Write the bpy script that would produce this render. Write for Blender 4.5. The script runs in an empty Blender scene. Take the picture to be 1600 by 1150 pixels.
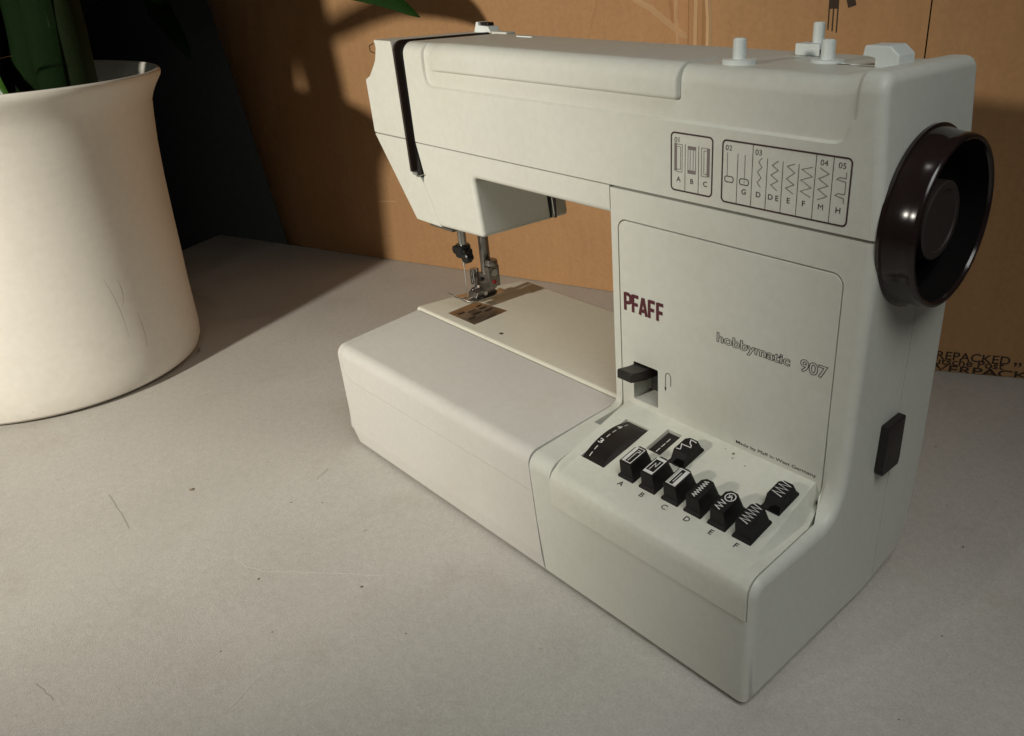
import bpy, bmesh, math, random
from mathutils import Vector, Matrix
random.seed(7)
R = math.radians
SC = bpy.context.scene
COL = SC.collection

# ------------------------------------------------------------------ camera, world, lights, exposure
cam_d = bpy.data.cameras.new('camera')
cam = bpy.data.objects.new('camera', cam_d); COL.objects.link(cam); SC.camera = cam
right = Vector((0.720632, 0.693039, -0.019665)); down = Vector((0.310135, -0.347592, -0.884871)); fwd = Vector((-0.620085, 0.631568, -0.465421))
M = Matrix((right, -down, -fwd)).transposed().to_4x4()
M.translation = Vector((0.565044, -0.24682, 0.345712))
cam.matrix_world = M
cam_d.sensor_fit = 'HORIZONTAL'; cam_d.sensor_width = 36; cam_d.lens = 28.3288
cam_d.shift_x = -0.11752; cam_d.shift_y = 0.01954
cam_d.clip_start = 0.01; cam_d.clip_end = 50

w = bpy.data.worlds.new('World'); SC.world = w; w.use_nodes = True
bg = w.node_tree.nodes['Background']
bg.inputs[0].default_value = (0.88, 0.97, 1.0, 1); bg.inputs[1].default_value = 0.008

def lamp(name, kind, loc, target, energy, color, **kw):
    d = bpy.data.lights.new(name, kind); d.energy = energy; d.color = color
    for k, v in kw.items(): setattr(d, k, v)
    o = bpy.data.objects.new(name, d); COL.objects.link(o); o.location = loc
    o.rotation_euler = (Vector(target) - Vector(loc)).to_track_quat('-Z', 'Y').to_euler()
    return o
LAMP = Vector((0.125, -0.80, 0.50))
lamp('desk_lamp_light', 'SPOT', LAMP, LAMP + Vector((-.315, .884, -.292)), 36, (1.0, 0.935, 0.815), spot_size=R(81), spot_blend=1.0, shadow_soft_size=0.028)
lamp('fill_light', 'AREA', (0.78, -0.16, 0.80), (0.46, -0.02, 0.02), 0.68, (0.98, 1.0, 0.96), shape='DISK', size=0.45, spread=R(84))  # added fill that brightens the machine's right side and the table, source unseen
lamp('ceiling_light', 'POINT', (0.02, -0.05, 1.25), (0, 0, 0), 0.6, (1.0, 0.96, 0.88), shadow_soft_size=0.02)
SC.view_settings.view_transform = 'Standard'; SC.view_settings.look = 'None'
SC.view_settings.exposure = 0.0; SC.view_settings.gamma = 1.0

# ------------------------------------------------------------------ materials
def mat(name, col, rough=.5, metal=0., noise=None, bump=0., bscale=900., spec=.5, coat=0.):
    m = bpy.data.materials.new(name); m.use_nodes = True
    nt = m.node_tree; b = nt.nodes['Principled BSDF']
    b.inputs['Base Color'].default_value = (*col, 1); b.inputs['Roughness'].default_value = rough
    b.inputs['Metallic'].default_value = metal
    b.inputs['Specular IOR Level'].default_value = spec
    b.inputs['Coat Weight'].default_value = coat
    tc = nt.nodes.new('ShaderNodeTexCoord')
    if noise:
        amt, sc = noise
        n = nt.nodes.new('ShaderNodeTexNoise'); n.inputs['Scale'].default_value = sc; n.inputs['Detail'].default_value = 6
        n2 = nt.nodes.new('ShaderNodeTexNoise'); n2.inputs['Scale'].default_value = sc * 23; n2.inputs['Detail'].default_value = 3
        a = nt.nodes.new('ShaderNodeMath'); a.operation = 'ADD'
        mr = nt.nodes.new('ShaderNodeMapRange'); mr.inputs[1].default_value = .6; mr.inputs[2].default_value = 1.4
        mr.inputs[3].default_value = 1 - amt; mr.inputs[4].default_value = 1 + amt
        mx = nt.nodes.new('ShaderNodeMix'); mx.data_type = 'RGBA'; mx.blend_type = 'MULTIPLY'; mx.inputs[0].default_value = 1
        mx.inputs[6].default_value = (*col, 1)
        for q in (n, n2): nt.links.new(tc.outputs['Object'], q.inputs['Vector'])
        nt.links.new(n.outputs[0], a.inputs[0]); nt.links.new(n2.outputs[0], a.inputs[1]); nt.links.new(a.outputs[0], mr.inputs[0])
        nt.links.new(mr.outputs[0], mx.inputs[7]); nt.links.new(mx.outputs[2], b.inputs['Base Color'])
        rr = nt.nodes.new('ShaderNodeMapRange'); rr.inputs[1].default_value = .3; rr.inputs[2].default_value = .7
        rr.inputs[3].default_value = rough - .06; rr.inputs[4].default_value = rough + .08
        nt.links.new(n.outputs[0], rr.inputs[0]); nt.links.new(rr.outputs[0], b.inputs['Roughness'])
    if bump:
        n3 = nt.nodes.new('ShaderNodeTexNoise'); n3.inputs['Scale'].default_value = bscale; n3.inputs['Detail'].default_value = 3
        bp = nt.nodes.new('ShaderNodeBump'); bp.inputs['Strength'].default_value = bump; bp.inputs['Distance'].default_value = .0004
        nt.links.new(tc.outputs['Object'], n3.inputs['Vector']); nt.links.new(n3.outputs[0], bp.inputs['Height']); nt.links.new(bp.outputs[0], b.inputs['Normal'])
    return m

IVORY = mat('ivory_plastic', (.655, .662, .60), .42, noise=(.05, 9), bump=.25, bscale=1500)
BOXW = mat('off_white_plastic', (.64, .625, .59), .42, noise=(.05, 9), bump=.25, bscale=1500)
BEDW = mat('enamelled_bed', (.70, .68, .58), .38, noise=(.05, 11), bump=.15, bscale=1500)
PADW = mat('cream_plastic', (.70, .705, .625), .4, noise=(.06, 12), bump=.2, bscale=1500)
CLEARW = mat('pale_nylon', (.74, .79, .77), .35, noise=(.03, 20))
BROWN = mat('dark_brown_plastic', (.020, .012, .011), .13, noise=(.12, 25), spec=.55)
BLACKB = mat('brown_black_plastic', (.013, .009, .008), .45, noise=(.2, 40))
KEYB = mat('black_key_plastic', (.0065, .0055, .0055), .55, noise=(.2, 60), spec=.3)
MATTEBLK = mat('matte_black', (.006, .005, .005), .9, spec=.1)
HUBM = mat('hub_plastic', (.035, .026, .023), .5)
LINER = mat('slot_brown', (.030, .018, .014), .45, noise=(.15, 40))
BLACK = mat('black_paint', (.008, .008, .008), .35)
INK = mat('brown_ink', (.045, .018, .020), .6)
GREYINK = mat('grey_ink', (.20, .17, .165), .6)
LTEXT = mat('dark_grey_ink', (.055, .045, .048), .6)
MAROON = mat('maroon_ink', (.085, .010, .018), .5)
WHITEINK = mat('white_print', (.72, .72, .70), .6)
STEEL = mat('chromed_steel', (.55, .54, .52), .22, 1.0, noise=(.12, 60))
DSTEEL = mat('dull_steel', (.30, .28, .26), .35, 1.0, noise=(.15, 60))
PLATE = mat('brushed_plate', (.44, .40, .37), .30, 1.0, noise=(.15, 50))
RED = mat('red_dot_paint', (.30, .012, .015), .4)
POTW = mat('white_plastic_pot', (.84, .81, .735), .36, noise=(.05, 7), bump=.12, bscale=500)
SOIL = mat('dark_potting_soil', (.022, .014, .009), .95, noise=(.5, 60), bump=1.0, bscale=140)
SEAM = mat('seam_dirt', (.10, .095, .075), .8)
STAIN = mat('brown_dirt', (.22, .17, .12), .8)

def aged(m, tint, amount, scale):
    nt = m.node_tree; b = nt.nodes['Principled BSDF']; src = b.inputs['Base Color'].links[0].from_socket
    tc = [n for n in nt.nodes if n.type == 'TEX_COORD'][0]
    n = nt.nodes.new('ShaderNodeTexNoise'); n.inputs['Scale'].default_value = scale; n.inputs['Detail'].default_value = 9; n.inputs['Roughness'].default_value = .72
    r = nt.nodes.new('ShaderNodeMapRange'); r.inputs[1].default_value = .50; r.inputs[2].default_value = .80; r.inputs[3].default_value = 0; r.inputs[4].default_value = amount
    v = nt.nodes.new('ShaderNodeTexVoronoi'); v.inputs['Scale'].default_value = 46
    r2 = nt.nodes.new('ShaderNodeMapRange'); r2.inputs[1].default_value = .02; r2.inputs[2].default_value = .045; r2.inputs[3].default_value = .45; r2.inputs[4].default_value = 0
    g = nt.nodes.new('ShaderNodeMath'); g.operation = 'GREATER_THAN'; g.inputs[1].default_value = .60
    mu = nt.nodes.new('ShaderNodeMath'); mu.operation = 'MULTIPLY'; ad = nt.nodes.new('ShaderNodeMath'); ad.operation = 'MAXIMUM'
    n5 = nt.nodes.new('ShaderNodeTexNoise'); n5.inputs['Scale'].default_value = 21
    mx = nt.nodes.new('ShaderNodeMix'); mx.data_type = 'RGBA'; mx.inputs[7].default_value = (*tint, 1)
    L = nt.links.new
    for q in (n, v, n5): L(tc.outputs['Object'], q.inputs['Vector'])
    L(n.outputs[0], r.inputs[0]); L(v.outputs['Distance'], r2.inputs[0]); L(n5.outputs[0], g.inputs[0]); L(r2.outputs[0], mu.inputs[0]); L(g.outputs[0], mu.inputs[1])
    L(r.outputs[0], ad.inputs[0]); L(mu.outputs[0], ad.inputs[1]); L(ad.outputs[0], mx.inputs[0]); L(src, mx.inputs[6]); L(mx.outputs[2], b.inputs['Base Color'])
for q in (IVORY, BOXW, PADW, BEDW): aged(q, (.50, .455, .34), .28, 11)
aged(POTW, (.52, .45, .35), .30, 9)

def table_mat():
    m = mat('worn_white_laminate', (.53, .508, .47), .55, noise=(.10, 8), bump=.6, bscale=1500)
    nt = m.node_tree; b = nt.nodes['Principled BSDF']; src = b.inputs['Base Color'].links[0].from_socket
    tc = [n for n in nt.nodes if n.type == 'TEX_COORD'][0]
    # mottled smudges and dark specks
    n = nt.nodes.new('ShaderNodeTexNoise'); n.inputs['Scale'].default_value = 14; n.inputs['Detail'].default_value = 8; n.inputs['Roughness'].default_value = .7
    r = nt.nodes.new('ShaderNodeMapRange'); r.inputs[1].default_value = .54; r.inputs[2].default_value = .76; r.inputs[3].default_value = 0; r.inputs[4].default_value = .34
    mx = nt.nodes.new('ShaderNodeMix'); mx.data_type = 'RGBA'; mx.inputs[7].default_value = (.36, .31, .25, 1)
    v = nt.nodes.new('ShaderNodeTexVoronoi'); v.inputs['Scale'].default_value = 38
    r2 = nt.nodes.new('ShaderNodeMapRange'); r2.inputs[1].default_value = .03; r2.inputs[2].default_value = .06; r2.inputs[3].default_value = .55; r2.inputs[4].default_value = 0
    n4 = nt.nodes.new('ShaderNodeTexNoise'); n4.inputs['Scale'].default_value = 9
    gt = nt.nodes.new('ShaderNodeMath'); gt.operation = 'GREATER_THAN'; gt.inputs[1].default_value = .56
    mul = nt.nodes.new('ShaderNodeMath'); mul.operation = 'MULTIPLY'
    mx2 = nt.nodes.new('ShaderNodeMix'); mx2.data_type = 'RGBA'; mx2.inputs[7].default_value = (.27, .22, .18, 1)
    ng = nt.nodes.new('ShaderNodeTexNoise'); ng.inputs['Scale'].default_value = 620; ng.inputs['Detail'].default_value = 2
    rg = nt.nodes.new('ShaderNodeMapRange'); rg.inputs[1].default_value = .3; rg.inputs[2].default_value = .7; rg.inputs[3].default_value = .91; rg.inputs[4].default_value = 1.08
    mg = nt.nodes.new('ShaderNodeMix'); mg.data_type = 'RGBA'; mg.blend_type = 'MULTIPLY'; mg.inputs[0].default_value = 1
    L = nt.links.new
    for q in (n, v, n4): L(tc.outputs['Object'], q.inputs['Vector'])
    L(n.outputs[0], r.inputs[0]); L(r.outputs[0], mx.inputs[0]); L(src, mx.inputs[6])
    L(v.outputs['Distance'], r2.inputs[0]); L(n4.outputs[0], gt.inputs[0]); L(r2.outputs[0], mul.inputs[0]); L(gt.outputs[0], mul.inputs[1])
    L(mul.outputs[0], mx2.inputs[0]); L(mx.outputs[2], mx2.inputs[6]); L(tc.outputs['Object'], ng.inputs['Vector']); L(ng.outputs[0], rg.inputs[0]); L(rg.outputs[0], mg.inputs[7]); L(mx2.outputs[2], mg.inputs[6]); L(mg.outputs[2], b.inputs['Base Color'])
    return m
TABLE = table_mat()

def card_mat(name, col):
    m = mat(name, col, .85, noise=(.10, 10), bump=.3, bscale=700, spec=.2)
    nt = m.node_tree; b = nt.nodes['Principled BSDF']; src = b.inputs['Base Color'].links[0].from_socket
    tc = [n for n in nt.nodes if n.type == 'TEX_COORD'][0]; L = nt.links.new
    mp = nt.nodes.new('ShaderNodeMapping'); mp.inputs['Scale'].default_value = (1, 1, .03)
    n = nt.nodes.new('ShaderNodeTexNoise'); n.inputs['Scale'].default_value = 160; n.inputs['Detail'].default_value = 5   # vertical flute streaks
    r = nt.nodes.new('ShaderNodeMapRange'); r.inputs[1].default_value = .35; r.inputs[2].default_value = .7; r.inputs[3].default_value = .965; r.inputs[4].default_value = 1.025
    mx = nt.nodes.new('ShaderNodeMix'); mx.data_type = 'RGBA'; mx.blend_type = 'MULTIPLY'; mx.inputs[0].default_value = 1
    L(tc.outputs['Object'], mp.inputs[0]); L(mp.outputs[0], n.inputs['Vector']); L(n.outputs[0], r.inputs[0]); L(src, mx.inputs[6]); L(r.outputs[0], mx.inputs[7])
    L(mx.outputs[2], b.inputs['Base Color'])
    bp = [q for q in nt.nodes if q.type == 'BUMP'][0]
    bp2 = nt.nodes.new('ShaderNodeBump'); bp2.inputs['Strength'].default_value = .2; bp2.inputs['Distance'].default_value = .0008
    L(n.outputs[0], bp2.inputs['Height']); L(bp.outputs[0], bp2.inputs['Normal']); L(bp2.outputs[0], b.inputs['Normal'])
    return m
CARD = card_mat('brown_cardboard', (.47, .268, .128))
CARDL = mat('cardboard_worn_crease', (.56, .36, .19), .9, noise=(.1, 60))
CARDD = mat('cardboard_dark_edge', (.16, .075, .03), .9)
CARDINK = mat('black_carton_print', (.05, .032, .02), .9)

def leaf_mat(name, col):
    m = mat(name, col, .38, noise=(.25, 14))
    nt = m.node_tree; b = nt.nodes['Principled BSDF']
    b.inputs['Subsurface Weight'].default_value = 0.0
    return m
LEAF = leaf_mat('leaf_green', (.028, .095, .015)); LEAF2 = leaf_mat('leaf_sheath_green', (.05, .14, .018)); DARKLEAF = mat('leaf_shade_green', (.009, .024, .006), .85, noise=(.3, 30), spec=.12); TRUNK = mat('dark_green_stem', (.009, .017, .005), .75, noise=(.5, 30), bump=.8, bscale=90, spec=.12); DRY = mat('dry_leaf_base', (.22, .10, .04), .85, noise=(.3, 40))

# ------------------------------------------------------------------ mesh helpers
def smooth_sharp(me, ang=32):
    bm = bmesh.new(); bm.from_mesh(me)
    for f in bm.faces: f.smooth = True
    for e in bm.edges:
        e.smooth = not (len(e.link_faces) == 2 and e.calc_face_angle(0) > R(ang))
    bm.to_mesh(me); bm.free()

def link(name, me, m, parent=None):
    o = bpy.data.objects.new(name, me); COL.objects.link(o)
    if m is not None: me.materials.append(m)
    if parent is not None: o.parent = parent
    return o

def finish(bm, name, m, parent=None, bevel=0, seg=3, pred=None, cuts=(), ang=35, sm=True):
    """bmesh -> object; bevel edges (by angle, or those where pred(midpoint, edge) holds), cut with solids in `cuts`."""
    bmesh.ops.remove_doubles(bm, verts=bm.verts, dist=1e-7)
    bmesh.ops.recalc_face_normals(bm, faces=bm.faces)
    if bevel:
        bm.edges.ensure_lookup_table()
        es = [e for e in bm.edges if len(e.link_faces) == 2 and (pred(e) if pred else e.calc_face_angle(0) > R(ang))]
        if es: bmesh.ops.bevel(bm, geom=es, offset=bevel, offset_type='OFFSET', segments=seg, profile=.5, affect='EDGES', clamp_overlap=False, miter_outer='ARC')
    me = bpy.data.meshes.new(name); bm.to_mesh(me); bm.free()
    o = link(name, me, m, parent)
    if cuts:
        tmp = []
        for cb in cuts:
            bmesh.ops.recalc_face_normals(cb, faces=cb.faces)
            cm = bpy.data.meshes.new('cut'); cb.to_mesh(cm); cb.free()
            co = bpy.data.objects.new('cut', cm); COL.objects.link(co); tmp.append(co)
            md = o.modifiers.new('b', 'BOOLEAN'); md.operation = 'DIFFERENCE'; md.solver = 'EXACT'; md.object = co
        dg = bpy.context.evaluated_depsgraph_get(); dg.update()
        new = bpy.data.meshes.new_from_object(o.evaluated_get(dg))
        o.modifiers.clear(); o.data = new; new.name = name
        if m is not None and not new.materials: new.materials.append(m)
        for co in tmp: bpy.data.objects.remove(co, do_unlink=True)
    if sm: smooth_sharp(o.data)
    if bevel or cuts:
        wn = o.modifiers.new('weighted_normal', 'WEIGHTED_NORMAL'); wn.keep_sharp = True; wn.weight = 60
    return o

def prism(poly, axis, a0, a1, shift=None):
    """closed polygon extruded along an axis: 'x' takes (y,z), 'y' takes (x,z), 'z' takes (x,y)"""
    bm = bmesh.new()
    def P(p, a):
        c = (a, p[0], p[1]) if axis == 'x' else (p[0], a, p[1]) if axis == 'y' else (p[0], p[1], a)
        return shift(*c) if shift else c
    A = [bm.verts.new(P(p, a0)) for p in poly]; B = [bm.verts.new(P(p, a1)) for p in poly]
    n = len(poly)
    for i in range(n): bm.faces.new((A[i], A[(i+1) % n], B[(i+1) % n], B[i]))
    bm.faces.new(A[::-1]); bm.faces.new(B)
    bmesh.ops.recalc_face_normals(bm, faces=bm.faces)
    return bm

def box(x0, x1, y0, y1, z0, z1, shift=None):
    return prism([(x0, y0), (x1, y0), (x1, y1), (x0, y1)], 'z', z0, z1, shift)

def loft(stations, shift=None):
    """stations: [(x, [(y,z)...])] with equal point counts"""
    bm = bmesh.new(); rings = []
    for x, pr in stations:
        rings.append([bm.verts.new(shift(x, y, z) if shift else (x, y, z)) for y, z in pr])
    n = len(rings[0])
    for a, b in zip(rings, rings[1:]):
        for i in range(n): bm.faces.new((a[i], a[(i+1) % n], b[(i+1) % n], b[i]))
    bm.faces.new(rings[0][::-1]); bm.faces.new(rings[-1])
    bmesh.ops.recalc_face_normals(bm, faces=bm.faces)
    return bm

def arc(cx, cy, r, a0, a1, n=6):
    return [(cx + r*math.cos(R(a0+(a1-a0)*i/n)), cy + r*math.sin(R(a0+(a1-a0)*i/n))) for i in range(n+1)]

def rrect(x0, x1, z0, z1, r, n=5):
    return arc(x1-r, z1-r, r, 0, 90, n) + arc(x0+r, z1-r, r, 90, 180, n) + arc(x0+r, z0+r, r, 180, 270, n) + arc(x1-r, z0+r, r, 270, 360, n)

def lathe(prof, n=64, axis='z', c=(0, 0, 0), closed_prof=False, cap0=True, cap1=True):
    bm = bmesh.new(); rings = []
    for r, h in prof:
        ring = []
        for i in range(n):
            a = 2*math.pi*i/n; u, v = r*math.cos(a), r*math.sin(a)
            ring.append(bm.verts.new((c[0]+u, c[1]+v, c[2]+h) if axis == 'z' else (c[0]+h, c[1]+u, c[2]+v) if axis == 'x' else (c[0]+u, c[1]+h, c[2]+v)))
        rings.append(ring)
    prs = list(zip(rings, rings[1:])) + ([(rings[-1], rings[0])] if closed_prof else [])
    for a, b in prs:
        for i in range(n): bm.faces.new((a[i], a[(i+1) % n], b[(i+1) % n], b[i]))
    if not closed_prof:
        if cap0: bm.faces.new(rings[0][::-1])
        if cap1: bm.faces.new(rings[-1])
    bmesh.ops.recalc_face_normals(bm, faces=bm.faces)
    return bm

def join(*bms):
    """merge several bmeshes into the first (pieces of ONE part)"""
    a = bms[0]
    for b in bms[1:]:
        me = bpy.data.meshes.new('t'); b.to_mesh(me); b.free(); a.from_mesh(me); bpy.data.meshes.remove(me)
    return a

def tube(pts, rad, n=10, caps=True):
    bm = bmesh.new(); rings = []
    pts = [Vector(p) for p in pts]; rads = rad if isinstance(rad, (list, tuple)) else [rad]*len(pts)
    up = None
    for i, p in enumerate(pts):
        t = (pts[min(i+1, len(pts)-1)] - pts[max(i-1, 0)]).normalized()
        if up is None: up = t.orthogonal().normalized()
        up = (up - t*up.dot(t)).normalized(); s = t.cross(up)
        rings.append([bm.verts.new(p + (up*math.cos(2*math.pi*k/n) + s*math.sin(2*math.pi*k/n))*rads[i]) for k in range(n)])
    for a, b in zip(rings, rings[1:]):
        for k in range(n): bm.faces.new((a[k], a[(k+1) % n], b[(k+1) % n], b[k]))
    if caps: bm.faces.new(rings[0][::-1]); bm.faces.new(rings[-1])
    bmesh.ops.recalc_face_normals(bm, faces=bm.faces)
    return bm

class Plane:
    """a flat place for print: origin, u axis, v axis; lift stands the ink proud"""
    def __init__(s, o, u, v): s.o = Vector(o); s.u = Vector(u).normalized(); s.v = Vector(v).normalized(); s.n = s.u.cross(s.v)
    def at(s, a, b, h=0.): return s.o + s.u*a + s.v*b + s.n*h

def ribbon(bm, pl, pts, wd, h=.00012, closed=False):
    """mitred flat stroke with a little ink thickness"""
    n = len(pts); L = []; Rr = []
    P = [Vector(p) for p in pts]
    for i in range(n):
        a = P[i-1] if (i > 0 or closed) else None; b = P[(i+1) % n] if (i < n-1 or closed) else None
        d1 = (P[i]-a).normalized() if a is not None else None; d2 = (b-P[i]).normalized() if b is not None else None
        if d1 is None: d1 = d2
        if d2 is None: d2 = d1
        t = (d1+d2)
        t = t.normalized() if t.length > 1e-6 else d1
        nn = Vector((-t.y, t.x)); k = max(.45, abs(nn.dot(Vector((-d1.y, d1.x)))))
        L.append(P[i] + nn*(wd/2/k)); Rr.append(P[i] - nn*(wd/2/k))
    vl = [bm.verts.new(pl.at(p.x, p.y, h)) for p in L]; vr = [bm.verts.new(pl.at(p.x, p.y, h)) for p in Rr]
    for i in range(n if closed else n-1):
        j = (i+1) % n; bm.faces.new((vl[i], vr[i], vr[j], vl[j]))

def strokes(name, pl, lines, wd, m, parent, h=.00012, closed=False):
    bm = bmesh.new()
    for l in lines: ribbon(bm, pl, l, wd, h, closed)
    me = bpy.data.meshes.new(name); bm.to_mesh(me); bm.free()
    return link(name, me, m, parent)

def lettering(name, body, pl, x0, x1, z0, h, m, parent, lift=.00012, bold=0., outline=0., slant=0., cap=None, mid=False):
    """text spanning x0..x1 (or natural width if x1 is None), baseline z0, capital height h"""
    cu = bpy.data.curves.new(name, 'FONT'); cu.body = body; cu.size = 1.0; cu.resolution_u = 4; cu.offset = bold
    if outline: cu.fill_mode = 'NONE'; cu.bevel_depth = outline; cu.bevel_resolution = 1
    to = bpy.data.objects.new('t', cu); COL.objects.link(to)
    dg = bpy.context.evaluated_depsgraph_get(); dg.update()
    me = bpy.data.meshes.new_from_object(to.evaluated_get(dg)); bpy.data.objects.remove(to, do_unlink=True)
    xs = [v.co.x for v in me.vertices]; a, b = min(xs), max(xs)
    sz = h/.73                                            # capitals of the built-in face are about .73 of its size
    sx = (x1-x0)/(b-a) if x1 is not None else sz*1.12
    off = x0 - a*sx if not mid else x0 - sx*(a+b)/2
    for v in me.vertices:
        p = pl.at(off + v.co.x*sx + slant*v.co.y*sz, z0 + v.co.y*sz, lift + v.co.z*sz*.3)
        v.co = p
    me.name = name
    o = link(name, me, m, parent)
    return o

def thing(name, label, cat, loc=(0, 0, 0), group=None):
    o = bpy.data.objects.new(name, None); COL.objects.link(o); o.location = loc; o.empty_display_size = .05
    o['label'] = label; o['category'] = cat
    if group: o['group'] = group
    return o

# ------------------------------------------------------------------ setting: dark room, table
E1 = Vector((.94186, .33600, 0)); E2 = Vector((-.33600, .94186, 0))     # along and across the table's rear edge
TR = Vector((-.699, .1636, 0))                                         # its rear left corner
def tp(a, b, z=0.): return TR + E1*a + E2*b + Vector((0, 0, z))
def quad(name, pts, m, kind):
    me = bpy.data.meshes.new(name); me.from_pydata([tuple(p) for p in pts], [], [tuple(range(len(pts)))]); o = link(name, me, m); o['kind'] = kind; return o
SCUFF = mat('brown_scuff', (.46, .39, .31), .7)
WALLM = mat('dark_wall_paint', (.030, .032, .034), .9, noise=(.2, 3)); FLOORM = mat('dark_floor', (.03, .022, .018), .7, noise=(.3, 4))
quad('wall', [tp(-2.5, .55, -.75), tp(4, .55, -.75), tp(4, .55, 2), tp(-2.5, .55, 2)], WALLM, 'structure')
quad('floor', [tp(-2.5, -3, -.75), tp(4, -3, -.75), tp(4, 1.3, -.75), tp(-2.5, 1.3, -.75)], FLOORM, 'structure')

table = thing('table', 'worn white laminate table the sewing machine and the plant pot stand on', 'table')
tl = [tp(0, .004), tp(1.75, .004), tp(1.95, -1.15), tp(.20, -1.15)]
bm = bmesh.new()
A = [bm.verts.new(p) for p in tl]; B = [bm.verts.new(p - Vector((0, 0, .028))) for p in tl]
bm.faces.new(A); bm.faces.new(B[::-1])
for i in range(4): bm.faces.new((A[i], B[i], B[(i+1) % 4], A[(i+1) % 4]))
finish(bm, 'tabletop', TABLE, table, bevel=.0015, seg=2)
for a, b in ((.1, -.08), (1.6, -.08), (.3, -1.05), (1.75, -1.05)):
    p = tp(a, b); finish(box(p.x-.025, p.x+.025, p.y-.025, p.y+.025, -.75, -.0282), 'leg', WALLM, table, bevel=.003)
TP = Plane((0, 0, 0), (1, 0, 0), (0, 1, 0))
SCR = mat('pale_scratch', (.66, .64, .60), .5); SMUDGE = mat('grey_scuff', (.40, .375, .34), .8)
def wob(pts, k=5, a=.0006):
    out = []
    for p, q in zip(pts, pts[1:]):
        for i in range(k): t = i/k; out.append((p[0]+(q[0]-p[0])*t+random.uniform(-a, a), p[1]+(q[1]-p[1])*t+random.uniform(-a, a)))
    return out + [pts[-1]]
for l, wd, m in (([(.0716, -.1704), (.0747, -.1310)], .0005, SCR), ([(.0747, -.1310), (.0896, -.1287), (.1025, -.1237), (.1218, -.1069), (.1653, -.0719)], .00055, SCR),
                 ([(.1849, -.1559), (.1980, -.1841)], .0007, SCR), ([(-.0712, -.1645), (-.0130, -.1682)], .0006, SMUDGE), ([(.020, -.035), (.028, -.048)], .0006, SMUDGE),
                 ([(.1229, -.2470), (.1012, -.2510)], .0005, SMUDGE)):
    strokes('scratch', TP, [wob(l)], wd, m, table, h=.0002)
for x, y, s in ((.1640, -.0871, .0013), (.1080, -.1287, .0011), (.1605, -.1437, .0008), (.1534, -.1707, .0007), (.4248, .2051, .0012), (.3552, .3111, .0010), (.3967, .2421, .0007), (.0423, -.0755, .0009), (-.0301, -.1192, .0022), (.06, -.06, .0008), (.22, -.09, .0007), (.09, -.09, .0006), (.42, .27, .0006), (.40, .33, .0006), (.45, .12, .0007), (.46, .05, .0006)):
    bm = bmesh.new(); vs = [bm.verts.new((x + s*random.uniform(.5, 1.1)*math.cos(k*.9), y + s*random.uniform(.5, 1.1)*math.sin(k*.9), .0002)) for k in range(7)]; c = bm.verts.new((x, y, .0002 + s*.45))
    for k in range(7): bm.faces.new((vs[k], vs[(k+1) % 7], c))
    me = bpy.data.meshes.new('crumb'); bm.to_mesh(me); bm.free(); link('crumb', me, STAIN, table)
# dried brown bit by the pot's foot
strokes('dried_stain', TP, [[(-.2952, -.0130), (-.2905, -.0175), (-.2868, -.0165), (-.2850, -.0205)]], .0012, STAIN, table, h=.0003)

# ------------------------------------------------------------------ cardboard box behind
card = thing('cardboard_box', 'tall brown cardboard box standing behind the sewing machine, printed REPACKED', 'cardboard box')
B0 = Vector((-.58048, .20722, 0)); PD = E1.copy(); PN = Vector((E1.y, -E1.x, 0))        # PN looks back to the camera
R0 = Vector((.2925, .43576, 0)); RD = Vector((.872395, .488801, 0)); RN = Vector((RD.y, -RD.x, 0))
def panel(name, o, d, nrm, outline, m, th=.004, seg=1):
    """outline in (along, up) on a vertical plane, thickness going away from the camera"""
    bm = bmesh.new()
    f = [bm.verts.new(o + d*a + Vector((0, 0, z))) for a, z in outline]; b = [bm.verts.new(o + d*a + Vector((0, 0, z)) - nrm*th) for a, z in outline]
    n = len(outline); bm.faces.new(f); bm.faces.new(b[::-1])
    for i in range(n): bm.faces.new((f[i], b[i], b[(i+1) % n], f[(i+1) % n]))
    return finish(bm, name, m, card, sm=False)
Z0 = .0006; ZT = .52
ledge = [(0, Z0)] + [(-.0017*(z/.06)**1.0 - .00045*(z/.05)**2, z) for z in (.06, .12, .18, .24, .30, .36, .42, ZT)]
JA = .6190                                                                    # the left panel ends here, a bent strip joins it to the right panel
bm = bmesh.new()
prof = [(-.030, .036), (-.014, .022), (.004, .011), (.024, .0042), (.048, .0010), (.070, 0), (JA, 0)]       # left side curls back, a bend added to turn it into shade
fr, bk = [], []
for i, (a, o) in enumerate(prof):
    zl = -.06 if o > .008 else Z0
    k = max(0, 1-a/.070)
    fr.append([bm.verts.new(B0 + PD*(a - k*.10*z) - PN*o + Vector((0, 0, z))) for z in (zl, .15, .30, ZT)])
    bk.append([bm.verts.new(B0 + PD*(a - k*.10*z) - PN*(o+.004) + Vector((0, 0, z))) for z in (zl, .15, .30, ZT)])
for rows, fl_ in ((fr, 1), (bk, -1)):
    for a, b in zip(rows, rows[1:]):
        for k in range(3): bm.faces.new((a[k], b[k], b[k+1], a[k+1])[::fl_])
for i in range(len(prof)-1):
    bm.faces.new((fr[i][3], fr[i+1][3], bk[i+1][3], bk[i][3])); bm.faces.new((bk[i][0], bk[i+1][0], fr[i+1][0], fr[i][0]))
for k in range(3):
    bm.faces.new((fr[0][k], fr[0][k+1], bk[0][k+1], bk[0][k])); bm.faces.new((bk[-1][k], bk[-1][k+1], fr[-1][k+1], fr[-1][k]))
pl_l = finish(bm, 'panel', CARD, card, ang=60)
pA = B0 + PD*JA; pB = R0 + RD*(-.2235)
jd = (pB - pA); jl = jd.length; jd.normalize(); jn = Vector((jd.y, -jd.x, 0)); jn = jn if jn.y < 0 else -jn
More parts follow.
